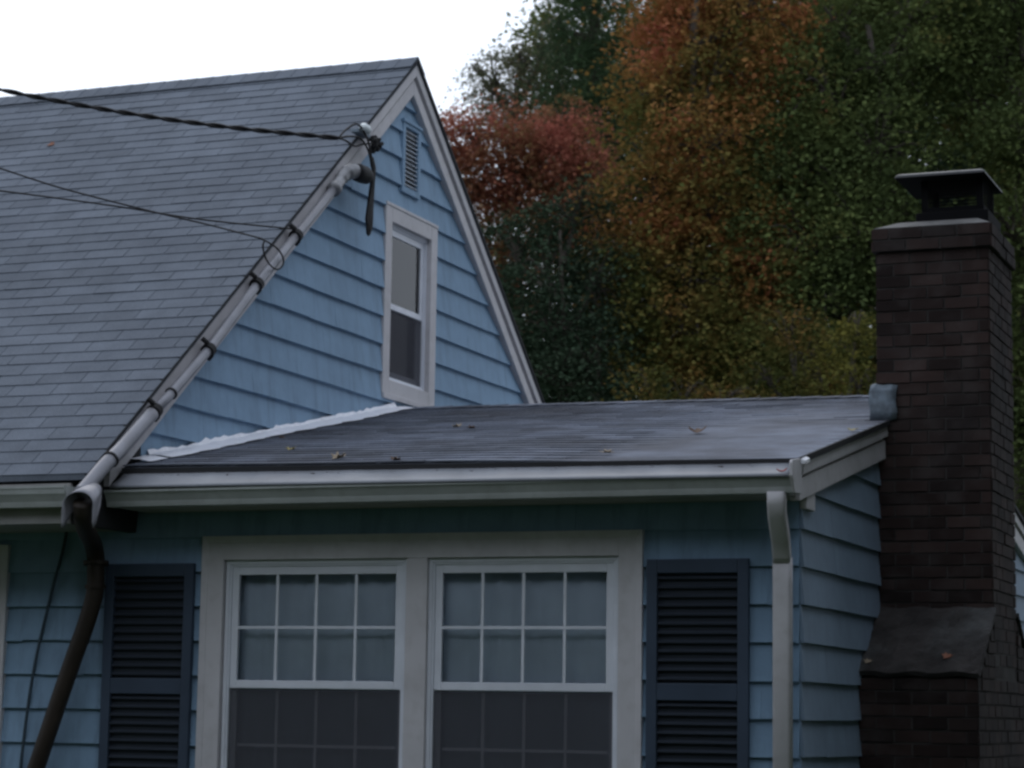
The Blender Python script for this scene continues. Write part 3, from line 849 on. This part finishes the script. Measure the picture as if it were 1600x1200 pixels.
for o1, o2, b in ((0, 0, 0), (.012, .02, .03), (-.012, -.015, .06)):
    mb = MB()
    mb.tube(sm([(-6.95, 2.68+o1, 5.35), (-6.94, 2.735+o1, 5.33), (-6.95, 2.735+o1, 5.22), (-6.95, 2.70+o2, 5.06), (-6.95, 2.695+o2, 4.97+b),
                (-6.95, 2.715+o2, 4.93+b), (-6.95, 2.74+o2, 4.97+b), (-6.955, 2.765+o1, 5.15), (-6.96, 2.79+o1, 5.33), (-6.96, 2.80+o1, 5.42), (-6.965, 2.77+o1, 5.50)], 7), .0115, 7)
    mb.build('loop_conductor', M_RUBBER, lp, smooth=True)
# telephone wires
def wire(label, p0, mids, p1, r=.0055):
    far = Vector(p0)+(Vector(p0)-Vector(mids[0]))*8+Vector((0, 0, .2))
    mb = MB(); mb.tube([far] + sm([p0]+mids+[p1], 14), r, 6)
    return mb
mb = wire('', at(0, 298, .4), [at(100, 311, .65), at(200, 325, .9), at(280, 338, 1.1), at(350, 347, 1.3)], Vector((-6.99, 1.66, 4.76)))
tag(mb.build('telephone_wire', M_RUBBER, smooth=True), 'thin black wire ending at the topmost clamp of the grey conduit', 'wire', 'thin wires over the roof')
def atx(px, py, X):
    d = at(px, py, 1)-CAM_LOC
    return CAM_LOC + d*((X-CAM_LOC.x)/d.x)
mb = wire('', at(0, 263, .4), [at(100, 295, .65), at(240, 331, 1.0), at(325, 351, 1.15)], atx(410, 373, -6.95))
mb.tube(sm([atx(px, py, -6.95) for px, py in ((405, 372), (414, 376), (428, 384), (438, 394), (443, 406), (441, 416), (433, 421), (424, 416), (416, 405), (412, 393), (411, 382), (414, 376))], 5), .006, 6)
tag(mb.build('telephone_wire', M_RUBBER, smooth=True), 'thin black wire ending in an open loop around the grey conduit', 'wire', 'thin wires over the roof')

# brown pipe and thin cable on the front wall
bp = thing('drain_pipe', 'dark brown round pipe slanting down the blue front wall beside the left shutter', 'pipe', (-7.9, -.12, 0))
mb = MB(); mb.tube(sm([(-6.96, -.86, 2.72), (-6.99, -.80, 2.645), (-7.10, -.58, 2.585), (-7.25, -.27, 2.545), (-7.305, -.14, 2.47), (-7.312, -.125, 2.40), (-7.315, -.12, 2.27), (-7.36, -.12, 2.10), (-7.46, -.12, 1.83), (-7.65, -.12, 1.287), (-7.92, -.12, .5), (-7.95, -.12, .0)]), .052, 14)
mb.build('pipe', M_BROWN, bp, smooth=True)
mb = MB(); mb.tube([(-7.312, -.125, 2.425), (-7.313, -.124, 2.45)], .075, 14); mb.build('pipe_collar', M_BROWN, bp)
mb = MB(); mb.tube([(-7.313, -.12, 2.29), (-7.313, -.12, 2.31)], .062, 14); mb.build('pipe_collar', M_BROWN, bp)
mb = MB(); mb.tube(sm([(-7.50, -.30, 2.75), (-7.57, -.05, 2.64), (-7.675, -.035, 2.219), (-7.765, -.035, 1.805), (-7.825, -.035, 1.245), (-7.86, -.035, .4)], 8), .0095, 8)
tag(mb.build('wall_cable', mat('painted_cable', (.05, .075, .095), .7), smooth=True), 'thin dark cable running down the blue wall left of the brown pipe', 'cable')

# ------------------------------------------------------------------ fallen leaves
def leaf_mesh(mb, c, size, nrm, rot, curl):
    nrm = Vector(nrm).normalized(); a = Vector((1, 0, 0)); a = (a-nrm*a.dot(nrm)).normalized(); b = nrm.cross(a)
    a, b = a*math.cos(rot)+b*math.sin(rot), -a*math.sin(rot)+b*math.cos(rot)
    prof = [(.0, -.55), (.22, -.30), (.48, -.34), (.36, -.08), (.52, .18), (.22, .20), (.0, .55), (-.22, .20), (-.52, .18), (-.36, -.08), (-.48, -.34), (-.22, -.30)]
    k = len(mb.v); mb.v.append(tuple(Vector(c)))
    for u, v in prof:
        h = curl*(u*u*1.6+max(v, 0)**2*.8)
        mb.v.append(tuple(Vector(c)+(a*u+b*v+nrm*h)*size))
    n = len(prof)
    for i in range(n): mb.f.append((k, k+1+i, k+1+(i+1) % n))
LM = {c: mat('dry_leaf_'+c, v, .7, noise=(30, .2, None)) for c, v in dict(orange=(.24, .10, .06), tan=(.34, .27, .19), red=(.30, .05, .04), brown=(.12, .07, .045), yellow=(.32, .27, .12)).items()}
def roof_pt(px, py, which):
    if which == 'main': P0, nv = Vector((0, RY, RZ+.012)), Vector((0, -sn, cs))
    elif which == 'guard': P0, nv = Vector((-3.3, -.41, 2.876)), Vector((0, -.35, 1)).normalized()
    elif which == 'shoulder': P0, nv = Vector((0, 1.262, 1.885)), Vector((0, -.573, .82)).normalized()
    else: P0, nv = E_L.lerp(E_R, .5)+wn*.015, wn
    d = at(px, py, 1)-CAM_LOC
    return CAM_LOC + d*((P0-CAM_LOC).dot(nv)/d.dot(nv)), nv
for px, py, wh, colr, size, curl, lab in (
    (80, 226, 'main', 'orange', .10, .3, 'orange leaf stuck on the steep grey roof under the twisted cable'),
    (530, 716, 'wing', 'tan', .13, .75, 'large tan curled leaf near the roof edge above the left window half'),
    (617, 719, 'wing', 'brown', .10, .6, 'small brown leaf at the low roof edge right of the tan curled leaf'),
    (715, 667, 'wing', 'tan', .10, .6, 'tan leaf halfway up the low roof below the gable window'),
    (736, 669, 'wing', 'brown', .09, .6, 'brown leaf lying right against the tan leaf halfway up the low roof'),
    (455, 702, 'wing', 'yellow', .09, .5, 'yellowish leaf on the low roof between foil flashing and tan curled leaf'),
    (948, 707, 'wing', 'tan', .11, .4, 'flat tan leaf near the eave of the low roof above the right window half'),
    (1090, 675, 'wing', 'brown', .16, .6, 'brown leaf on the middle of the low roof between gable and chimney'),
    (1333, 672, 'wing', 'yellow', .09, .4, 'cream yellow leaf at the right rake of the low roof near the chimney'),
    (1222, 737, 'guard', 'red', .08, .6, 'red leaf lying on the gutter guard at its right end cap'),
    (205, 713, 'wing', 'brown', .08, .5, 'dark reddish leaf in the corner by the lower end of the foil flashing'),
    (440, 684, 'wing', 'brown', .06, .5, 'tiny brown leaf beside the middle of the foil flashing'),
    (1480, 1026, 'shoulder', 'orange', .09, .4, 'orange leaf on the sloping chimney shoulder'),
    (1356, 1034, 'shoulder', 'tan', .07, .4, 'small tan leaf on the chimney shoulder against the blue wall')):
    p, nv = roof_pt(px, py, wh)
    mb = MB(); leaf_mesh(mb, p, size*.68, nv, rng.uniform(0, 6.28), curl*1.2)
    tag(mb.build('fallen_leaf', LM[colr], solid=.002), lab, 'leaf', 'fallen leaves')

# ------------------------------------------------------------------ trees
nr = np.random.default_rng(11)
LEAF_N, LEAF_S = 6.6, .54      # leaf count and leaf size against the first survey
def leaves_object(name, centers, spread, per, size, material, parent, flat=.0, needle=False):
    per = int(per*LEAF_N); size = size*LEAF_S
    centers = np.asarray(centers, float)
    m = len(centers)
    k = np.maximum(3, (per*nr.uniform(.35, 1.65, m)).astype(int))      # leaves of each spray
    idx = np.repeat(np.arange(m), k); n = len(idx)
    sp = np.asarray(spread)[idx]
    off = nr.normal(0, 1, (n, 3))*sp[:, None]*np.array([1, 1, .42])
    off[:, 2] -= .35*(off[:, 0]**2+off[:, 1]**2)/(sp+.05)              # sprays droop at their rim
    c = centers[idx] + off
    hue = np.clip(nr.normal(.5, .2, m), 0, 1)[idx]
    nm = nr.normal(0, .62, (n, 3)); nm[:, 2] = np.abs(nm[:, 2])+.65
    nm /= np.linalg.norm(nm, axis=1)[:, None]
    a = nr.normal(0, 1, (n, 3)); a -= nm*(a*nm).sum(1)[:, None]; a /= np.linalg.norm(a, axis=1)[:, None]
    a[:, 2] -= .25
    b = np.cross(nm, a)
    sz = size*nr.uniform(.6, 1.35, n)[:, None]
    wd = .12 if needle else .42
    v = np.empty((n, 4, 3))
    v[:, 0] = c - a*sz*.5; v[:, 2] = c + a*sz*.5
    v[:, 1] = c + b*sz*wd + nm*sz*.12 - a*sz*.08; v[:, 3] = c - b*sz*wd + nm*sz*.12 - a*sz*.08
    me = bpy.data.meshes.new(name)
    me.vertices.add(n*4); me.vertices.foreach_set('co', v.reshape(-1))
    me.loops.add(n*4); me.loops.foreach_set('vertex_index', np.arange(n*4, dtype=np.int32))
    me.polygons.add(n); me.polygons.foreach_set('loop_start', np.arange(0, n*4, 4, dtype=np.int32))
    me.polygons.foreach_set('loop_total', np.full(n, 4, dtype=np.int32))
    me.update(calc_edges=True)
    at_ = me.attributes.new('spray', 'FLOAT', 'FACE'); at_.data.foreach_set('value', hue.astype(np.float32))
    me.materials.append(material)
    o = bpy.data.objects.new(name, me); C.objects.link(o)
    o.parent = parent; o.matrix_parent_inverse = Matrix.Translation(-parent.location)
    return o
def tree(name, label, base, blobs, dens, per, size, material, tr=.18, spread=.32, group='trees behind the house', needle=False, shell=.55, cat='tree', top=None):
    """blobs: (centre, (rx, ry, rz)); dens: twig ends per square metre of blob surface"""
    t = thing(name, label, cat, base, group)
    bs = Vector(base)
    cz = max(b[0].z for b in blobs)
    cx = sum((b[0] for b in blobs), Vector())/len(blobs)
    topp = Vector((bs.x*.35+cx.x*.65, bs.y*.35+cx.y*.65, cz*.96)) if top is None else Vector(top)
    trunk = sm([bs-Vector((0, 0, .2)), bs.lerp(topp, .35)+Vector((nr.normal()*.1, nr.normal()*.1, 0)), bs.lerp(topp, .7)+Vector((nr.normal()*.15, nr.normal()*.15, 0)), topp], 5)
    mb = MB(); m = len(trunk)
    mb.tube(trunk, [tr*(1-.85*i/(m-1)) + (.08*tr if i == 0 else 0) for i in range(m)], 9)
    cents = []; spr = []
    for c, r in blobs:
        rx, ry, rz = r
        area = 4*math.pi*((rx*rz+rx*ry+ry*rz)/3)
        k = max(6, int(area*dens*.75))
        d = nr.normal(0, 1, (k, 3)); d /= np.linalg.norm(d, axis=1)[:, None]
        rr = shell + (1.12-shell)*nr.random(k)**.8
        lump = 1 + .18*np.sin(d[:, 0]*5+c.x*3)*np.sin(d[:, 2]*6+c.z*2)
        pts = np.array(c)[None] + d*rr[:, None]*lump[:, None]*np.array(r)[None]
        pts = pts[pts[:, 2] > .25]
        cents.append(pts); spr.append(nr.uniform(.55, 1.5, len(pts))*spread)
        # limb to the blob, boughs to some of the twig ends
        hz = min(max(c.z-rz*.9, cz*.22), topp.z)
        f = min(max((hz-bs.z)/(topp.z-bs.z), .1), .95)
        st_ = trunk[int(f*(m-1))]
        mid = st_.lerp(c, .55) + Vector((0, 0, -.1*rz))
        mb.tube(sm([st_, mid, c], 4), [tr*.45*(1-.75*i/8) for i in range(9)], 6, cap=False)
        for p in pts[::max(1, len(pts)//14)]:
            p = Vector(p)
            mb.tube(sm([mid.lerp(c, .6), c.lerp(p, .5)+Vector((0, 0, .12)), p], 3), [tr*.16, tr*.14, tr*.12, tr*.1, tr*.07, tr*.05, tr*.03], 4, cap=False)
    mb.build('trunk', M_BARK, t, smooth=True)
    leaves_object('crown', np.concatenate(cents), np.concatenate(spr), per, size, material, t, needle=needle)
    return t

def bl(px, py, Y, rpx, rpz=None, ry=None):
    """crown blob: photo position and radii in px at depth Y"""
    c = at(px, py, Y); s = (c-CAM_LOC).dot(FW)/F_PX
    rx, rz = rpx*s, (rpz or rpx)*s
    return (c, (rx, ry or (rx+rz)/2, rz))

K_ = 2.4
def lm(name, stops, *a, **k): return leaf_mat(name, [(p, tuple(min(v*K_, .5) for v in c)) for p, c in stops], *a, **k)
red = lm('red_maple_leaves', [(0, (.03, .042, .015)), (.35, (.06, .055, .022)), (.55, (.10, .055, .028)), (.75, (.13, .054, .034)), (1, (.17, .060, .044))], .62, .9, zg=(7.2, .06))
orange = lm('orange_maple_leaves', [(0, (.024, .034, .011)), (.36, (.052, .056, .017)), (.56, (.08, .06, .019)), (.75, (.14, .072, .025)), (1, (.18, .062, .038))], .65, .8, zg=(7.3, .05))
olive = lm('olive_leaves', [(0, (.016, .023, .008)), (.35, (.034, .038, .012)), (.55, (.055, .045, .014)), (.75, (.095, .052, .018)), (1, (.13, .055, .02))], .6, .9)
green = lm('green_leaves', [(0, (.016, .025, .010)), (.4, (.038, .050, .019)), (.66, (.056, .070, .024)), (.84, (.085, .075, .026)), (1, (.14, .07, .028))], .6, .8)
pine = lm('pine_needles', [(0, (.016, .028, .016)), (.5, (.032, .052, .027)), (1, (.055, .078, .037))], .5, .9, .15)
dark = lm('blocker_tree_dark_leaves', [(0, (.008, .013, .008)), (.5, (.018, .028, .017)), (.85, (.032, .044, .028)), (1, (.065, .05, .022))], .5, .9, .15)
grey = lm('thinning_leaves', [(0, (.03, .04, .022)), (.5, (.06, .062, .038)), (.8, (.10, .075, .048)), (1, (.14, .07, .055))], .55, .8)
yellow = lm('yellow_green_leaves', [(0, (.018, .026, .009)), (.45, (.04, .042, .013)), (.75, (.075, .066, .016)), (1, (.11, .07, .02))], .6, .9)

def gb(px, Y):
    p = at(px, 600, Y); return (p.x, p.y, 0)
tree('maple_tree', 'red leaved maple just behind the right slope of the gable', gb(800, 24),
     [bl(735, 215, 23.5, 55, 50), bl(800, 225, 24, 62, 55), bl(868, 230, 24.5, 62, 60), bl(905, 290, 24.5, 55, 60), bl(820, 290, 24, 60, 40), bl(740, 300, 24, 45, 60), bl(880, 190, 25, 40, 40), bl(770, 430, 24, 60, 60), bl(765, 360, 24, 50, 40), bl(850, 340, 24.3, 70, 45), bl(700, 250, 24, 35, 60)],
     13, 13, .115, red, .10, .27)
tree('birch_tree', 'thin grey green tree with sparse crown rising above the red maple', gb(800, 31),
     [bl(770, 130, 31, 34, 60), bl(815, 100, 31, 34, 45), bl(850, 75, 31.5, 36, 50), bl(800, 165, 31, 60, 40), bl(860, 140, 31.5, 40, 55), bl(745, 110, 31, 12, 40), bl(820, 190, 31, 60, 40)],
     10, 9, .11, grey, .14, .24)
tree('pine_tree', 'dark green pine standing between the sparse tree and the big orange maple', gb(930, 29),
     [bl(930, 30, 29, 62, 70), bl(900, 100, 29, 58, 45), bl(960, 110, 29, 58, 70), bl(930, 180, 29, 66, 45), bl(880, 165, 29, 40, 28), bl(960, 210, 29, 50, 60), bl(940, -60, 29, 50, 70), bl(870, 40, 29, 26, 20)],
     7, 34, .15, pine, .2, .28, needle=True)
tree('maple_tree', 'large maple turning orange, red at its top, rising behind the low wing roof', gb(1080, 20.5),
     [bl(1060, 50, 21, 80, 60), bl(1120, 100, 20.5, 95, 80), bl(1040, 150, 20.5, 70, 70), bl(1110, 220, 20, 95, 80), bl(1020, 300, 20, 80, 80), bl(1120, 330, 20, 90, 80), bl(1000, 400, 19.8, 70, 60),
      bl(1080, 430, 19.5, 110, 70), bl(1180, 430, 20, 80, 80), bl(1010, 500, 19.6, 55, 60), bl(1090, 520, 19.2, 100, 70), bl(1180, 540, 19.5, 80, 70), bl(1080, -30, 21, 90, 60), bl(1180, 20, 21, 80, 80)],
     9, 15, .125, orange, .2, .27)
tree('shrub_tree', 'low bush with orange brown leaves peeking over the wing roof ridge', gb(1040, 16.2),
     [bl(1010, 605, 16.2, 45, 35), bl(1070, 615, 16.2, 50, 32), bl(1140, 620, 16.2, 50, 30)], 9, 14, .10, olive, .06, .2, cat='bush')
tree('evergreen_tree', 'blackish green evergreen filling the gap beside the gable rake', gb(870, 18.5),
     [bl(850, 420, 19, 75, 70), bl(900, 340, 19.5, 60, 60), bl(860, 510, 18.5, 75, 70), bl(920, 560, 18.3, 60, 70), bl(930, 450, 19, 55, 70), bl(870, 600, 18, 70, 50), bl(800, 400, 19.5, 40, 60)],
     11, 14, .10, dark, .14, .24)
tree('oak_tree', 'tall green tree directly behind the chimney top', gb(1400, 21),
     [bl(1290, 150, 21, 100, 90), bl(1390, 110, 21.5, 100, 90), bl(1260, 270, 20.5, 95, 80), bl(1360, 240, 20.5, 100, 80), bl(1250, 380, 20, 90, 80), bl(1340, 370, 20, 90, 80), bl(1300, 30, 22, 110, 70), bl(1430, 20, 22, 110, 70),
      bl(1440, 380, 20.5, 90, 90), bl(1290, 480, 19.8, 80, 70)],
     9, 15, .125, green, .24, .27)
tree('oak_tree', 'leafy green tree at the right edge with branches beyond the chimney', gb(1600, 22),
     [bl(1560, 90, 22, 90, 80), bl(1520, 170, 22, 70, 60), bl(1610, 210, 21.5, 80, 90), bl(1590, 360, 21, 70, 90), bl(1630, 500, 21, 90, 100), bl(1570, 600, 20.5, 70, 80), bl(1580, -10, 22, 110, 70), bl(1620, 690, 20.5, 70, 60), bl(1720, 420, 21, 90, 100), bl(1700, 620, 21, 90, 90), bl(1660, 850, 21, 100, 90), bl(1720, 200, 22, 90, 90)],
     9, 15, .125, green, .24, .27)
tree('shrub_tree', 'small yellow green bush tight against the left side of the chimney above the low roof', gb(1330, 16.5),
     [bl(1340, 500, 16.5, 34, 38), bl(1335, 545, 16.5, 45, 45), bl(1345, 600, 16, 40, 40)], 9, 13, .10, yellow, .08, .2, cat='bush')
tree('shrub_tree', 'rust and olive bush between the orange maple and the chimney above the low roof', gb(1240, 17.5),
     [bl(1260, 570, 17.5, 60, 45), bl(1200, 600, 17.2, 60, 35), bl(1290, 605, 17, 50, 35), bl(1230, 520, 17.8, 50, 40)], 9, 13, .10, olive, .08, .2, cat='bush')
# deeper woods: separate darker trees further back
for px, Y, lab, m_ in ((1010, 36, 'shadowy tree farther back between pine and orange maple', green), (1200, 37, 'shadowy tree farther back showing through gaps left of the chimney cap', olive),
                       (1400, 38, 'shadowy tree farther back showing above the chimney cap', dark), (1590, 36, 'shadowy tree farther back at the right edge behind the green oak', dark), (880, 33, 'shadowy tree farther back behind the blackish evergreen', dark),
                       (1790, 34, 'shadowy tree farther back in the side yard right of the green oak', green), (2010, 31, 'last shadowy tree of the woods at the far end of the side yard', olive)):
    top_ = -60 if px > 950 else 500
    bs_ = [bl(px+dx, y_, Y, 115, 100) for y_ in range(top_, 1060, 140) for dx in (-75, 75)]
    if px == 1010: bs_ = [b for b in bs_ if b[0].z < at(px, 40, Y).z]
    tree('woodland_tree', lab, gb(px, Y), bs_, 3.2, 16, .22, m_, .3, .45, group='trees of the woods farther back')
LEAF_N, LEAF_S = 1, 1
# unseen trees added beside and behind the camera to shut out the low sky
for i, (x, y, h) in enumerate(((5.0, -5.0, 12.5), (4.4, .8, 12.5), (4.8, 6.5, 11.5))):
    bs_ = [(Vector((x+dx, y+dy, z)), (1.9, 2.6, 1.7)) for z in (2.2, 5.0, h-3.6, h-1.6) for dx, dy in ((0, -1.5), (.4, 1.5))]
    tree('side_blocker_tree', ('unseen dense green tree added for shade near the photographer right of the chimney side', 'unseen dense green tree added for shade facing the brick chimney across the side yard', 'unseen dense green tree added for shade at the back of the side yard beyond the chimney')[i],
         (x+1, y, 0), bs_, 4, 14, .30, dark, .2, .38, group='unseen trees added for shade in the side yard')
for i, x in enumerate((-26, -20, -14, -8, -2, 4)):  # second unseen row, added to darken the lower front wall
    y = -18 - .8*(i % 2)
    bs_ = [(Vector((x+dx, y+dz, z)), (3.0, 2.2, 2.2)) for z, dz in ((2.5, 0), (5.2, .3), (8.5, 0)) for dx in (-2, 2)]
    tree('rear_blocker_tree', 'unseen tall green tree added for shade in a row behind the photographer', (x, y, 0), bs_, 3.4, 10, .6, dark, .3, .6, group='unseen trees added for shade behind the photographer')
